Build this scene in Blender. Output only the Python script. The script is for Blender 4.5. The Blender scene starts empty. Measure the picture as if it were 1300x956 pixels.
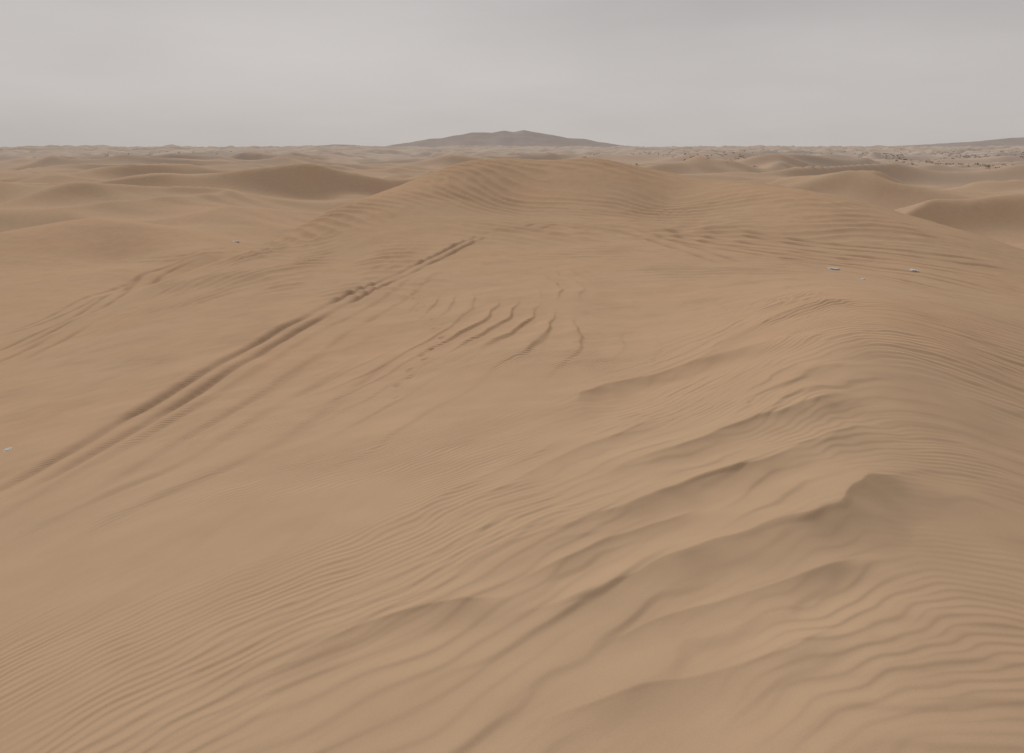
import bpy, math, random
import numpy as np
random.seed(3)
rng=np.random.RandomState(7)
EYE=18.0
PITCH=math.radians(15.78); F=866.7
cp,sp=math.cos(PITCH),math.sin(PITCH)
def st(u,v,Y):
    a=(u-650)/F; b=(433-v)/F
    fy=cp+b*sp; fz=-sp+b*cp
    return (a/fy*Y, Y, fz/fy*Y)
# ---------------------------------------------------------------- noise
perm=rng.permutation(256); perm=np.concatenate([perm,perm])
gang=rng.rand(256)*2*np.pi; gx,gy=np.cos(gang),np.sin(gang)
def pn(x,y,seed=0):
    x=x+seed*17.37; y=y-seed*9.71
    xi=np.floor(x).astype(np.int64); yi=np.floor(y).astype(np.int64)
    xf=x-xi; yf=y-yi
    u=xf*xf*xf*(xf*(xf*6-15)+10); v=yf*yf*yf*(yf*(yf*6-15)+10)
    def g(ix,iy,dx,dy):
        h=perm[perm[ix&255]+(iy&255)]
        return gx[h]*dx+gy[h]*dy
    a=g(xi,yi,xf,yf); b=g(xi+1,yi,xf-1,yf); c=g(xi,yi+1,xf,yf-1); d=g(xi+1,yi+1,xf-1,yf-1)
    return ((a+(b-a)*u)*(1-v)+(c+(d-c)*u)*v)*1.5
def fbm(x,y,o=3,seed=0):
    s=0;a=1
    for i in range(o):
        s=s+a*pn(x*2**i,y*2**i,seed+i*3); a*=.5
    return s
def ss(a,b,x):
    t=np.clip((x-a)/(b-a),0,1); return t*t*(3-2*t)
# ---------------------------------------------------------------- macro relief (spot heights from image pixels and assumed distances, plus guard points)
S=[(650,950,2.6),(650,700,4.6),(650,560,8),(650,450,14),(650,380,24),(650,330,38),(650,295,52),(650,250,72),(650,205,92),
(850,950,2.5),(850,700,4.4),(850,560,7.2),(850,470,11.5),(850,400,19),(850,350,30),(850,300,50),(850,256,72),(850,222,88),
(1100,950,2.4),(1100,700,4.2),(1100,600,5.6),(1070,440,10),(1050,370,16),(1050,354,27),(1050,314,45),(1050,261,79),
(1300,950,2.5),(1300,700,4.7),(1300,560,7.5),(1300,470,11),(1300,410,16),(1300,400,26),(1300,354,40),(1300,318,60),
(1200,295,68),(1120,276,75),(960,241,84),(760,209,92),
(450,950,2.7),(450,700,5),(450,500,13),(450,400,25),(450,330,44),(420,270,68),(500,240,80),(560,221,88),(600,210,91),
(300,950,2.8),(300,700,5.4),(300,560,10),(300,470,17),(300,400,27),(300,350,38),(300,325,47),(360,298,57),(225,352,42),(400,305,52),
(0,950,3.2),(0,700,7),(0,600,11),(0,500,19),(0,460,26),(0,430,36),(0,400,47),(0,340,75),
(150,383,38),(150,480,18.5),(150,372,50),(200,337,75),(260,320,78),(150,340,70),
(0,268,108),(60,254,110),(120,253,108),(170,282,98)]
C=[st(*s) for s in S]
C+=[(0,0,-2.2),(0,-6,-2.9),(-10,0,-6.5),(12,1,-5),(-30,8,-10),(32,14,-9.5),(-70,40,-14),(75,38,-14),(0,-30,-9),(0,-70,-14),
(5,112,-9.5),(-12,104,-10),(-32,90,-13.5),(-30,76,-13.5),(-29,62,-13),(30,106,-14),(45,96,-15),(60,84,-15.5),(66,70,-15.5),(18,108,-12),
(-60,140,-14),(-90,120,-13),(0,150,-16),(-50,85,-13.5),(80,150,-16),(40,150,-16)]
C=np.array(C)
def q(x,y):
    r=np.sqrt(x*x+y*y)+1e-6; s=1/np.sqrt(r); return x*s,y*s
def tps_k(d2): return 0.5*d2*np.log(d2+1e-9)
qx,qy=q(C[:,0],C[:,1]); n=len(C)
K=tps_k((qx[:,None]-qx)**2+(qy[:,None]-qy)**2)+np.eye(n)*0.002
P=np.stack([np.ones(n),qx,qy],1)
A=np.zeros((n+3,n+3)); A[:n,:n]=K; A[:n,n:]=P; A[n:,:n]=P.T
W=np.linalg.solve(A,np.concatenate([C[:,2],np.zeros(3)]))
def macro(x,y):
    X,Y=q(x,y); z=W[n]+W[n+1]*X+W[n+2]*Y
    for i in range(n):
        z=z+W[i]*tps_k((X-qx[i])**2+(Y-qy[i])**2)
    return np.clip(z,-17,-1.2)
def ridged(x,y,seed):
    return (1-np.sqrt(pn(x,y,seed)**2+0.002))
def dune(x,y,cx,cy,wx,wy,h,bend=0.0,rot=0.0):
    dx=x-cx; dy=y-cy
    c,s=math.cos(rot),math.sin(rot); dx,dy=dx*c+dy*s,-dx*s+dy*c
    dy=dy+bend*dx*dx/wx
    a=np.exp(-(dx/wx)**2)
    t=np.where(dy<0,dy/(wy*0.7),dy/(wy*1.6))
    return h*a/(1+(t*t)*1.4+np.abs(t)*0.35)
def far(x,y):
    r=np.sqrt(x*x+y*y)
    wx=x+14*pn(x/90,y/90,11); wy=y+18*pn(x/80,y/60,12)
    z=-21.0+7.5*ridged(wx/150,wy/80,1)**3
    z=z+3.4*ridged(wx/52,wy/34,2)**3
    z=z+2.0*pn(x/170,y/120,4)
    z=z+ss(200,450,r)*9.5*ridged(wx/230+.1*pn(x/300,y/300,8),wy/150,3)**3.5
    k=ss(600,3200,r)
    z=z+k*(4+12*ridged(x/420,y/420,6)**3+7*pn(x/700,y/600,5))
    for d in [(-165,185,60,16,7.5,.10,.1),(-72,215,36,13,8,.06,0),(-20,230,30,12,5,.1,-.1),(95,205,40,14,6,-.1,.1),(135,240,42,14,6,.1,0),
              (160,150,40,14,6,.1,-.15),(118,150,26,10,3.5,.1,.2),(-120,270,50,16,5,.1,.2)]:
        z=z+dune(x,y,*d)
    return z
def base(x,y):
    r=np.sqrt(x*x+y*y)
    w=ss(104,150,r+8*pn(x/40,y/40,9))
    m=macro(x,y)
    return m*(1-w)+far(x,y)*w
# ---------------------------------------------------------------- wheel tracks
def hit(u,v):
    a=(u-650)/F; b=(433-v)/F; fy=cp+b*sp; fz=-sp+b*cp
    Y=np.geomspace(2,140,1500); X=a/fy*Y; Z=fz/fy*Y
    z=macro(X,Y); k=np.argmax(Z<z)
    return (round(float(X[k]),2),round(float(Y[k]),2))
TP=[([(-60,668),(0,631),(100,574),(200,517),(300,456),(400,401),(480,362),(550,330),(600,306),(650,292)],.42,.11,.17),
([(-40,740),(0,718),(150,640),(300,572),(420,495),(500,440)],.6,.035,.14),
([(-40,705),(60,640),(200,560),(320,490),(420,425),(500,380),(545,345)],.6,.035,.14),
([(0,680),(180,575),(330,480),(440,410)],.6,.025,.12),
([(-20,455),(60,420),(130,385),(190,352),(250,325)],.8,.08,.2),
([(-20,430),(70,402),(140,372),(200,345)],.8,.07,.2),
([(-20,475),(50,440),(110,408)],.8,.06,.2),
([(160,330),(200,330),(250,322),(300,316)],.8,.05,.2),
([(800,288),(900,305),(1000,318),(1150,335),(1310,362)],.8,.08,.18),
([(830,300),(940,318),(1040,332),(1180,352),(1310,385)],.8,.09,.18),
([(870,292),(1000,306),(1150,322),(1310,345)],.8,.08,.18),
([(1080,345),(1200,368),(1310,392)],.8,.08,.18),
([(640,293),(720,288),(800,296),(860,312),(940,335)],.7,.06,.18),
([(60,880),(180,790),(300,700),(380,635),(450,575)],.55,.012,.08),
]
TR=[]
for pts,hw,dep,w in TP:
    wp=[hit(*p) for p in pts]; TR.append((wp,hw,dep,w))
LP=[hit(300,308),hit(10,571),hit(1058,342),hit(1095,355),hit(1160,345),hit(430,808)]
# brinks of the scooped hollows on the near crest: (points, height, width)
BP=[([(640,545),(780,488),(870,468),(950,440),(1000,428),(1070,428)],.08,.95),
([(720,640),(830,582),(920,552),(1000,520),(1100,498)],.065,.7),
([(540,735),(660,700),(760,655),(860,628),(950,590),(1020,560),(1110,530)],.075,.6),
([(600,835),(690,778),(780,742),(880,705),(980,672),(1060,635),(1130,580)],.085,.7),
([(730,850),(850,778),(940,748),(1010,728),(1095,685)],.035,.32),
([(290,880),(370,842),(470,795),(560,775),(660,762)],.03,.38),
([(640,930),(760,905),(860,862),(960,840),(1070,780)],.03,.32),
([(860,475),(930,432),(1000,400),(1090,380)],.05,.6),
([(380,720),(520,650),(620,610),(720,555)],.02,.35),
([(560,660),(660,610),(760,560),(860,520)],.035,.4),
([(620,760),(720,715),(820,668),(900,640)],.03,.25)]
BR=[([hit(*p) for p in pts],h,w) for pts,h,w in BP]
def catmull(p,k=8):
    p=np.array(p); p=np.vstack([2*p[0]-p[1],p,2*p[-1]-p[-2]]); o=[]
    for i in range(1,len(p)-2):
        for t in np.arange(k)/k:
            o.append(.5*((2*p[i])+(-p[i-1]+p[i+1])*t+(2*p[i-1]-5*p[i]+4*p[i+1]-p[i+2])*t*t+(-p[i-1]+3*p[i]-3*p[i+1]+p[i+2])*t**3))
    o.append(p[-2]); return np.array(o)
def near_line(x,y,c,pad):
    m=np.where((x>c[:,0].min()-pad)&(x<c[:,0].max()+pad)&(y>c[:,1].min()-pad)&(y<c[:,1].max()+pad))[0]
    X=x[m];Y=y[m]; best=np.full(len(m),1e9); arc=np.zeros(len(m)); L=0
    for i in range(len(c)-1):
        a=c[i];b=c[i+1];ab=b-a; l=np.hypot(*ab)+1e-9
        t=np.clip(((X-a[0])*ab[0]+(Y-a[1])*ab[1])/l**2,0,1)
        d=np.hypot(X-a[0]-t*ab[0],Y-a[1]-t*ab[1])
        k=d<best; best[k]=d[k]; arc[k]=L+t[k]*l
        L+=l
    return m,X,Y,best,arc,L
def carve(x,y,z,rut,trk,si):
    pts,hw,dep,w=trk; c=catmull(pts,5)
    m,X,Y,best,arc,L=near_line(x,y,c,2)
    if len(m)==0: return
    e=best-hw-0.04*pn(arc*.6,arc*0,si)
    mod=np.clip(.8+.9*pn(arc*.35,np.zeros_like(arc)+3.3,si+20),.3,1.2)*ss(0,3,arc)*ss(0,10 if si==60 else 4,L-arc)
    tread=1+.04*np.sin(arc*2*np.pi/.35+3*pn(arc*.8,arc*0,si+9))
    z[m]+= mod*dep*(-1.0*np.exp(-(e/w)**2)*tread+.10*np.exp(-((e-2.0*w)/(w*.8))**2))
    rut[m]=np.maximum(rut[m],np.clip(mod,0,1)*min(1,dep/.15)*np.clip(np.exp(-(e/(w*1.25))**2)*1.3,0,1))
def brink(x,y,z,sm,b,si):
    pts,h,w=b; p=np.array(pts); a=p[0]; ch=p[-1]-a; Lc=np.hypot(*ch); ch=ch/Lc; nm=np.array([-ch[1],ch[0]])
    cu=(p-a)@ch; cv=(p-a)@nm
    deg=min(4,len(p)-1); poly=np.polyfit(cu/Lc,cv,deg-1)
    dx=x-a[0]; dy=y-a[1]; u=dx*ch[0]+dy*ch[1]; v=dx*nm[0]+dy*nm[1]
    m=np.where((u>0)&(u<Lc)&(np.abs(v)<6*w+1.5))[0]
    u=u[m]/Lc; v=v[m]; X=x[m];Y=y[m]
    c=np.polyval(poly,u); dc=np.polyval(np.polyder(poly),u)/Lc
    sd=(v-c)/np.sqrt(1+dc*dc)+w*.26*pn(X*.9,Y*.9,si)+w*.05*pn(X*3.0,Y*3.0,si+1)
    tp=ss(0,.35,u)*ss(0,.2,1-u)*np.clip(1+.5*pn(u*Lc*.5,u*0+.5,si+2),.6,1.2)
    up=np.exp(-(np.sqrt(np.clip(sd,0,None)**2+.0016)-.04)/(w*1.1))
    t=np.clip(-sd/(w*.75),0,1)
    dn=1-1.8*(1-(1-t)**1.7)*1.0
    rc=np.clip(-sd-w*.75,0,None)/(w*1.2)
    prof=np.where(sd>=0,up,np.where(t<1,dn,-.8*np.exp(-rc*rc)))*(1-ss(2.6*w,4*w,np.abs(sd)))
    z[m]+=h*tp*prof
    k=tp*ss(.02,.1,-sd/w)*(1-ss(.6,1.5,-sd/w))*min(1,h/.08)
    sm[m]=np.maximum(sm[m],k)
# ---------------------------------------------------------------- wind-worked detail
def wave(p,s=.3):
    t=p-np.floor(p)
    w=np.where(t<s,.5-.5*np.cos(np.pi*t/s),.5+.5*np.cos(np.pi*(t-s)/(1-s)))
    return w
def ridge_d(x,y): return x-(0.4+0.46*y)-.25*pn(x*.5,y*.5,31)
def phi(x,y):
    d=ridge_d(x,y)
    w=.55
    f=1.27*d-(1.53)*(w*np.logaddexp(0,(d-.3)/w))
    return y-f
def fine_phase(x,y):
    k=1-.72*ss(-.4,1.0,ridge_d(x,y))
    return (phi(x,y)+.24*(.4+.6*k)*pn(x*.7,y*.7,71)+.11*k*pn(x*2.6,y*2.6,72))/.2
def fine_amp(x,y): return np.clip(.42+1.4*pn(x*.4,y*.4,73)+.5*pn(x*1.3,y*1.3,74),.05,1.1)
def detail(x,y):
    r=np.sqrt(x*x+y*y); d=ridge_d(x,y); ph=phi(x,y)
    z=np.zeros_like(x); fine=np.zeros_like(x)
    rt=ss(-.2,.9,d)
    wp2=ph+.35*pn(x*.9,y*.9,37)+.12*(1-.6*rt)*pn(x*2.6,y*2.6,38)
    amp2=np.clip(.3+1.6*pn(x*.6,y*.6,39),0,1.2)
    fine+=ss(-5,-.5,d)*(1-ss(6,12,d))*(1-ss(12,24,y))*(.028-.010*rt)*wave(wp2/.72,.25)**1.4*amp2
    wp3=ph+.3*(1-.4*rt)*pn(x*.5,y*.5,40)+.15*(1-.7*rt)*pn(x*2,y*2,41)
    fine+=(1-ss(16,34,r))*(.3+.7*ss(-5,-1,d))*.013*wave(wp3/.40,.3)**1.3*np.clip(.3+1.4*pn(x*.35,y*.35,42),.0,1)
    fp=fine_phase(x,y)
    fw=(1-rt)*wave(fp,.3)**1.2+rt*.55*wave(2*fp,.3)**1.2
    fine+=(1-ss(9,14,r))*(.006+.0045*ss(3,7,r))*fw*fine_amp(x,y)
    ex=(x+7.5)/8.2; ey=(y-24)/17.
    rho=np.sqrt(ex*ex+ey*ey); th=np.arctan2(ey,ex)
    hi=1.25+.75*ss(1.5,2.3,th)
    m=ss(.25,.5,rho)*(1-ss(hi-.15,hi+.3,rho))*ss(-1.1,-.5,th)*(1-ss(2.5,3.0,th))
    wp=rho*8.2+.6*pn(x*.25,y*.12,43)+.14*pn(x*1.2,y*.6,44)
    z+=m*.07*wave(wp/.78,.8)**2.6*np.clip(.5+1.9*pn(x*.3,y*.15,45),0,1.3)*(1+1.2*ss(.9,1.7,th))
    # terraced megaripples fanning over the high crest
    m=ss(40,56,y)*(1-ss(94,104,y))*ss(-26,-14,x)*(1-ss(22,40,x))
    wp=(y-58)+.95*(x+4)-.014*(x+6)**2+3.2*pn(x*.06,y*.06,46)+.6*pn(x*.3,y*.3,47)
    z+=m*.27*wave(wp/2.3,.68)**2.4*np.clip(.35+1.7*pn(x*.07,y*.07,48),0,1.2)
    m=ss(22,34,y)*(1-ss(60,75,y))*ss(-2,6,x)*(1-ss(34,50,x))
    wp=y+.25*x+1.2*pn(x*.12,y*.12,49)+.25*pn(x*.6,y*.6,50)
    z+=m*.07*wave(wp/1.3,.35)**1.8*np.clip(.3+1.6*pn(x*.12,y*.12,51),0,1.2)
    z+=.08*fbm(x*.18,y*.18,3,52)*ss(3,12,r)*(1-ss(200,500,r))+.010*pn(x*1.7,y*1.7,55)
    m=ss(90,140,r)*(1-ss(600,1500,r))
    wp=y+.3*x+9*pn(x*.02,y*.02,56)
    z+=m*.35*wave(wp/11.,.35)*np.clip(.4+1.4*pn(x*.02,y*.02,57),0,1.2)
    return z,fine
# ---------------------------------------------------------------- terrain sheet
rs=[.3]
while rs[-1]<9000:
    r=rs[-1]; k=.02 if r<2 else .0026 if r<20 else .0042 if r<120 else .008
    rs.append(r*(1+k))
rs=np.array(rs)
half=math.radians(43)
az=np.concatenate([np.linspace(-half,half,1150),np.linspace(half,2*math.pi-half,142)[1:-1]])
na,nr=len(az),len(rs)
R,AZ=np.meshgrid(rs,az,indexing='ij')
x=(R*np.sin(AZ)).ravel(); y=(R*np.cos(AZ)).ravel()
z=np.empty_like(x); fine=np.empty_like(x)
CH=300000
for i in range(0,len(x),CH):
    a,b=x[i:i+CH],y[i:i+CH]; dz,ff=detail(a,b); z[i:i+CH]=base(a,b)+dz; fine[i:i+CH]=ff
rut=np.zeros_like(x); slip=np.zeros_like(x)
for i,t in enumerate(BR): brink(x,y,z,slip,t,100+5*i)
z+=fine*(1-.6*slip)
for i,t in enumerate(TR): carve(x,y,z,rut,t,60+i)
# footprints
def prints(pts,step,off):
    c=catmull(pts,6); seg=np.hypot(*(c[1:]-c[:-1]).T); L=seg.sum(); s=0;k=0; cum=np.concatenate([[0],np.cumsum(seg)])
    while s<L:
        i=min(np.searchsorted(cum,s,side='right')-1,len(seg)-1); t=(s-cum[i])/seg[i]; p=c[i]+(c[i+1]-c[i])*t
        dr=(c[i+1]-c[i])/seg[i]; nrm=np.array([-dr[1],dr[0]])*off*(1 if k%2 else -1); p=p+nrm+rng.randn(2)*.05
        m=np.where((np.abs(x-p[0])<.6)&(np.abs(y-p[1])<.6))[0]
        dx,dy=x[m]-p[0],y[m]-p[1]; al=dx*dr[0]+dy*dr[1]; ac=-dx*dr[1]+dy*dr[0]
        e=(al/.13)**2+(ac/.07)**2
        z[m]+=rng.uniform(.3,1)*(-.05*np.exp(-e)+.012*np.exp(-(np.sqrt(e)-1.9)**2*2))
        s+=step*rng.uniform(.8,1.25);k+=1
FP=[[(530,372),(540,400),(555,430),(525,470),(480,515)]]
FW=[[hit(*p) for p in f] for f in FP]
for f in FW: prints(f,.8,.12)
def build(name,co,faces_q=None,smooth=True,tris=None):
    me=bpy.data.meshes.new(name)
    f=faces_q if faces_q is not None else tris; k=f.shape[1]
    me.vertices.add(len(co)); me.vertices.foreach_set('co',co.astype(np.float32).ravel())
    me.loops.add(f.size); me.loops.foreach_set('vertex_index',f.astype(np.int32).ravel())
    me.polygons.add(len(f)); me.polygons.foreach_set('loop_start',(np.arange(len(f))*k).astype(np.int32))
    me.update(calc_edges=True)
    me.polygons.foreach_set('use_smooth',np.full(len(f),smooth))
    ob=bpy.data.objects.new(name,me); bpy.context.scene.collection.objects.link(ob); return ob
i=np.arange(nr-1)[:,None]; j=np.arange(na)[None,:]; j2=(j+1)%na
fq=np.stack([(i*na+j),(i*na+j2),((i+1)*na+j2),((i+1)*na+j)],-1).reshape(-1,4)
fq=fq[:,::-1]
co=np.stack([x,y,z+EYE],1)
ground=build('desert_sand_dunes',co,fq)
me=ground.data
r=np.sqrt(x*x+y*y)
am=fine_amp(x,y)*ss(8,13,r)*(1-.6*ss(20,60,r))*(1-ss(70,130,r))
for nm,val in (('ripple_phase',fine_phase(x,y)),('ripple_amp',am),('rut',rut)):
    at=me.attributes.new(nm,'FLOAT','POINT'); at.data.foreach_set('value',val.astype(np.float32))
# ---------------------------------------------------------------- materials
def newmat(name):
    m=bpy.data.materials.new(name); m.use_nodes=True; nt=m.node_tree; b=nt.nodes['Principled BSDF']
    b.inputs['Specular IOR Level'].default_value=.0; b.inputs['Roughness'].default_value=1
    return m,nt,b
m,nt,b=newmat('sand'); N=nt.nodes.new; L=nt.links.new
def mth(op,a,bb=None,c=None):
    nd=N('ShaderNodeMath'); nd.operation=op
    for k,vv in enumerate((a,bb,c)):
        if vv is None: continue
        if isinstance(vv,(int,float)): nd.inputs[k].default_value=vv
        else: L(vv,nd.inputs[k])
    return nd.outputs[0]
geo=N('ShaderNodeNewGeometry')
def noise(scale,det=3,rough=.5,vec=None):
    nd=N('ShaderNodeTexNoise'); nd.inputs['Scale'].default_value=scale; nd.inputs['Detail'].default_value=det; nd.inputs['Roughness'].default_value=rough
    L(vec or geo.outputs['Position'],nd.inputs['Vector']); return nd.outputs['Fac']
def mix(f,a,bb,t='MIX'):
    nd=N('ShaderNodeMix'); nd.data_type='RGBA'; nd.blend_type=t
    if isinstance(f,float): nd.inputs[0].default_value=f
    else: L(f,nd.inputs[0])
    for k,vv in ((6,a),(7,bb)):
        if isinstance(vv,tuple): nd.inputs[k].default_value=(*vv,1)
        else: L(vv,nd.inputs[k])
    return nd.outputs[2]
def mr(v,a,bb,c=0,d=1):
    nd=N('ShaderNodeMapRange'); L(v,nd.inputs[0])
    for k,vv in enumerate((a,bb,c,d)): nd.inputs[k+1].default_value=vv
    return nd.outputs[0]
def attr(nm):
    a=N('ShaderNodeAttribute'); a.attribute_name=nm; return a.outputs['Fac']
fr=mth('FRACT',attr('ripple_phase'))
up=mth('DIVIDE',fr,.35); dn=mth('DIVIDE',mth('SUBTRACT',1.0,fr),.65)
tri=mth('MINIMUM',up,dn); sm=mth('SMOOTH_MIN',tri,.92,.2)
hr=mth('MULTIPLY',mth('MULTIPLY',sm,attr('ripple_amp')),.016)
grain=noise(260,1,.7)
h=mth('ADD',hr,mth('MULTIPLY',grain,.0010))
bp=N('ShaderNodeBump'); bp.inputs['Strength'].default_value=1; bp.inputs['Distance'].default_value=1.0
L(h,bp.inputs['Height']); L(bp.outputs[0],b.inputs['Normal'])
c=mix(mr(noise(.09,3,.6),.35,.68),(.57,.40,.265),(.59,.39,.253))
c=mix(mr(noise(.9,3,.65),.4,.72,0,.45),c,(.48,.325,.213))
c=mix(mr(grain,.35,.7,0,.5),c,(.43,.293,.19))
c=mix(mth('MULTIPLY',attr('rut'),.8),c,(.26,.165,.11))  # rut shade painted into the colour, along with damper exposed sand
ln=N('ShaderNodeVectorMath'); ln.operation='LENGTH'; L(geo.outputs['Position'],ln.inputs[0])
pt=mr(noise(.007,5,.65),.5,.6)
c=mix(mr(ln.outputs['Value'],90,1000,0,.95),c,(.575,.485,.42))  # aerial haze painted into the sand colour, paler with distance
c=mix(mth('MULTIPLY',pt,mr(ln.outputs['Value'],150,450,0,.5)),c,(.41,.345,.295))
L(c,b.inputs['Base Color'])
me.materials.append(m)
# ---------------------------------------------------------------- distant hills
def hillmat():
    m,nt2,b=newmat('hazed_rocky_hill')
    no=nt2.nodes.new('ShaderNodeTexNoise'); no.inputs['Scale'].default_value=.006; no.inputs['Detail'].default_value=4
    g=nt2.nodes.new('ShaderNodeNewGeometry'); nt2.links.new(g.outputs['Position'],no.inputs['Vector'])
    cr=nt2.nodes.new('ShaderNodeValToRGB'); cr.color_ramp.elements[0].color=(.43,.375,.35,1); cr.color_ramp.elements[1].color=(.48,.42,.39,1)  # distance haze put into the rock colour as a paler tone
    cr.color_ramp.elements[0].position=.42; cr.color_ramp.elements[1].position=.7
    nt2.links.new(no.outputs['Fac'],cr.inputs[0]); nt2.links.new(cr.outputs[0],b.inputs['Base Color']); return m
hm=hillmat()
def hill(name,x0,x1,yc,wy,prof,seed):
    nx,ny=260,60
    X,Y=np.meshgrid(np.linspace(x0,x1,nx),np.linspace(yc-wy,yc+wy,ny),indexing='ij')
    h=np.interp(X,[p[0] for p in prof],[p[1] for p in prof])
    t=(Y-yc)/wy; sh=np.clip(1-np.abs(t),0,1)**1.05
    rg=1-.15*np.abs(pn(X/260,Y/400,seed))*(1-sh)
    Z=h*sh*rg+2*pn(X/60,Y/90,seed+2)*sh*(h>6)-22
    co=np.stack([X.ravel(),Y.ravel(),Z.ravel()+EYE],1)
    i=np.arange(nx-1)[:,None]; j=np.arange(ny-1)[None,:]
    f=np.stack([i*ny+j,(i+1)*ny+j,(i+1)*ny+j+1,i*ny+j+1],-1).reshape(-1,4)
    o=build(name,co,f); o.data.materials.append(hm); return o
def pf(l,Y): return [((u-650)/F/1.039*Y,(188-v)/F/1.08*Y+22) for u,v in l]
hill('distant_hill',-900,1000,4000,700,pf([(440,193),(480,188),(500,183),(520,181),(545,176),(560,175),(600,168),(625,168),(640,165.5),(652,167),(665,165),(680,168),(690,169),(720,175),(740,176),(760,180),(800,186),(850,190),(868,194)],4000),81)
hill('distant_hill',1700,4200,4300,700,pf([(1010,194),(1060,188),(1120,186),(1180,183),(1240,179),(1290,174),(1340,173),(1420,182),(1500,194)],4300),91)
hill('distant_hill',-2600,-300,4600,600,pf([(160,194),(200,189),(300,188),(380,186),(430,183),(480,186),(540,190),(580,194)],4600),95)
# ---------------------------------------------------------------- desert shrubs (one mass)
V=[];
def scatter(n,u0,u1,Y0,Y1,sz):
    k=0;out=[]
    while k<n:
        Y=random.uniform(Y0,Y1); u=random.uniform(u0,u1); X=(u-650)/F/1.03*Y
        if pn(np.array([X/60.]),np.array([Y/90.]),5)[0]+random.uniform(-.25,.25)<.02: continue
        out.append((X,Y,random.uniform(.5,1.4)*sz)); k+=1
    return out
pts=scatter(1300,740,1030,380,1000,1.2)+scatter(3000,1080,1420,420,1000,1.2)+scatter(500,-100,500,500,1500,1.3)+scatter(1200,850,1400,900,2000,1.7)
pts=np.array(pts); gz=base(pts[:,0],pts[:,1])
for (X,Y,s),g in zip(pts,gz):
    for k in range(16):
        a=random.uniform(0,6.283); e=random.uniform(0,1.4); rr=s*random.uniform(.3,1)
        c0=np.array([X+rr*math.cos(a)*math.cos(e)*1.4,Y+rr*math.sin(a)*math.cos(e)*1.4,g+EYE+rr*math.sin(e)*.7])
        for _ in range(3): V.append(c0+np.array([random.uniform(-1,1) for _ in range(3)])*s*.36)
V=np.array(V); sh=build('desert_shrubs',V,tris=np.arange(len(V)).reshape(-1,3),smooth=False)
m2,n2,b2=newmat('dusty_shrub'); b2.inputs['Base Color'].default_value=(.26,.22,.18,1); sh.data.materials.append(m2)
# ---------------------------------------------------------------- litter
import bmesh
from mathutils import Vector, noise as mn
m3,n3,b3=newmat('white_plastic'); b3.inputs['Base Color'].default_value=(.7,.7,.69,1); b3.inputs['Roughness'].default_value=.5
for k,((X,Y),s) in enumerate(zip(LP[:5],[.34,.055,.17,.08,.15])):
    bm=bmesh.new(); bmesh.ops.create_icosphere(bm,subdivisions=4,radius=1)
    for v in bm.verts:
        d=mn.noise(v.co*1.7+Vector((k*5,0,0)))*.5+mn.noise(v.co*4.5+Vector((k*5,3,0)))*.28
        v.co*=1+d; v.co.z=max(v.co.z,-.45)*.38; v.co.x*=1.5
        v.co*=s
    mm=bpy.data.meshes.new('crumpled_plastic_bag'); bm.to_mesh(mm); bm.free()
    o=bpy.data.objects.new('crumpled_plastic_bag',mm); bpy.context.scene.collection.objects.link(o)
    gz=float(base(np.array([X]),np.array([Y]))[0]+detail(np.array([X]),np.array([Y]))[0][0])
    o.location=(X,Y,gz+EYE+.16*s); o.rotation_euler=(0,0,k*1.3); mm.materials.append(m3)
# ---------------------------------------------------------------- light
w=bpy.data.worlds.new('World'); bpy.context.scene.world=w; w.use_nodes=True; nt=w.node_tree; N=nt.nodes.new; L=nt.links.new
bg=nt.nodes['Background']
SUN_EL,SUN_AZ=math.radians(34),math.radians(-22)
sky=N('ShaderNodeTexSky'); sky.sky_type='NISHITA'; sky.sun_disc=False; sky.sun_elevation=SUN_EL; sky.sun_rotation=SUN_AZ; sky.dust_density=6; sky.air_density=1
hs=N('ShaderNodeHueSaturation'); hs.inputs['Saturation'].default_value=.25; hs.inputs['Value'].default_value=.08; L(sky.outputs[0],hs.inputs['Color'])
tc=N('ShaderNodeTexCoord'); sx=N('ShaderNodeSeparateXYZ'); L(tc.outputs['Generated'],sx.inputs[0])
cr=N('ShaderNodeValToRGB'); L(sx.outputs[2],cr.inputs[0]); e=cr.color_ramp.elements
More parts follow.
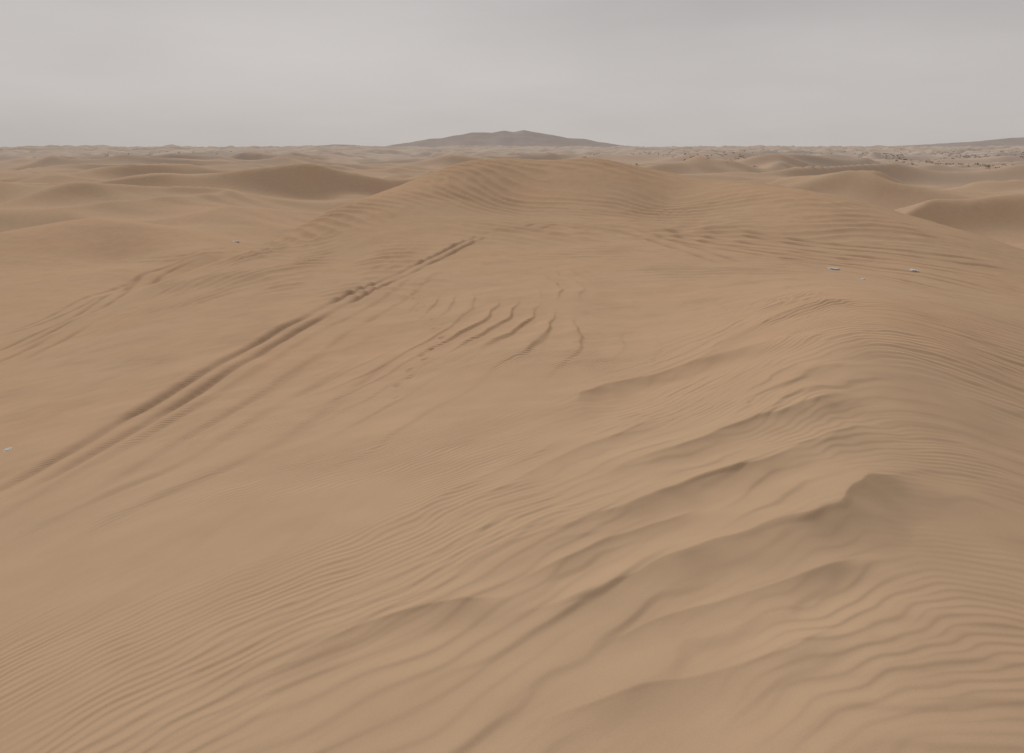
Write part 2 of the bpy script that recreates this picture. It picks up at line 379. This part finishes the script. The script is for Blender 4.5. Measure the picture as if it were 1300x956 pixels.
e[0].position=0; e[0].color=(.55,.51,.485,1); e[1].position=1; e[1].color=(.45,.44,.43,1)
q1=e.new(.07); q1.color=(.53,.50,.485,1); q2=e.new(.24); q2.color=(.42,.40,.40,1); q3=e.new(.5); q3.color=(.43,.42,.41,1)
mp=N('ShaderNodeMapping'); mp.inputs['Scale'].default_value=(1,1,4.5); L(tc.outputs['Generated'],mp.inputs[0])
no=N('ShaderNodeTexNoise'); no.inputs['Scale'].default_value=1.7; no.inputs['Detail'].default_value=5; L(mp.outputs[0],no.inputs['Vector'])
mrn=N('ShaderNodeMapRange'); L(no.outputs['Fac'],mrn.inputs[0]); mrn.inputs[1].default_value=.3; mrn.inputs[2].default_value=.7; mrn.inputs[3].default_value=.90; mrn.inputs[4].default_value=1.09
ml=N('ShaderNodeVectorMath'); ml.operation='SCALE'; L(cr.outputs[0],ml.inputs[0]); L(mrn.outputs[0],ml.inputs['Scale'])
mx=N('ShaderNodeMix'); mx.data_type='RGBA'; mx.inputs[0].default_value=.95; L(hs.outputs[0],mx.inputs[6]); L(ml.outputs[0],mx.inputs[7])
L(mx.outputs[2],bg.inputs['Color']); bg.inputs['Strength'].default_value=1.0
ld=bpy.data.lights.new('sun','SUN'); ld.energy=1.6; ld.angle=math.radians(15); ld.color=(1,.94,.87)
lo=bpy.data.objects.new('sun',ld); bpy.context.scene.collection.objects.link(lo)
dv=Vector((math.sin(SUN_AZ)*math.cos(SUN_EL),math.cos(SUN_AZ)*math.cos(SUN_EL),math.sin(SUN_EL)))
lo.rotation_euler=dv.to_track_quat('Z','Y').to_euler(); lo.location=dv*60
# ---------------------------------------------------------------- camera
cd=bpy.data.cameras.new('camera'); cam=bpy.data.objects.new('camera',cd); bpy.context.scene.collection.objects.link(cam)
cd.lens=24; cd.sensor_width=36; cd.shift_y=-45/1300; cd.clip_end=30000; cd.clip_start=.05
cam.location=(0,0,EYE); cam.rotation_euler=(math.pi/2-PITCH,0,0)
s=bpy.context.scene; s.camera=cam; s.view_settings.view_transform='Standard'; s.view_settings.look='None'; s.view_settings.exposure=0
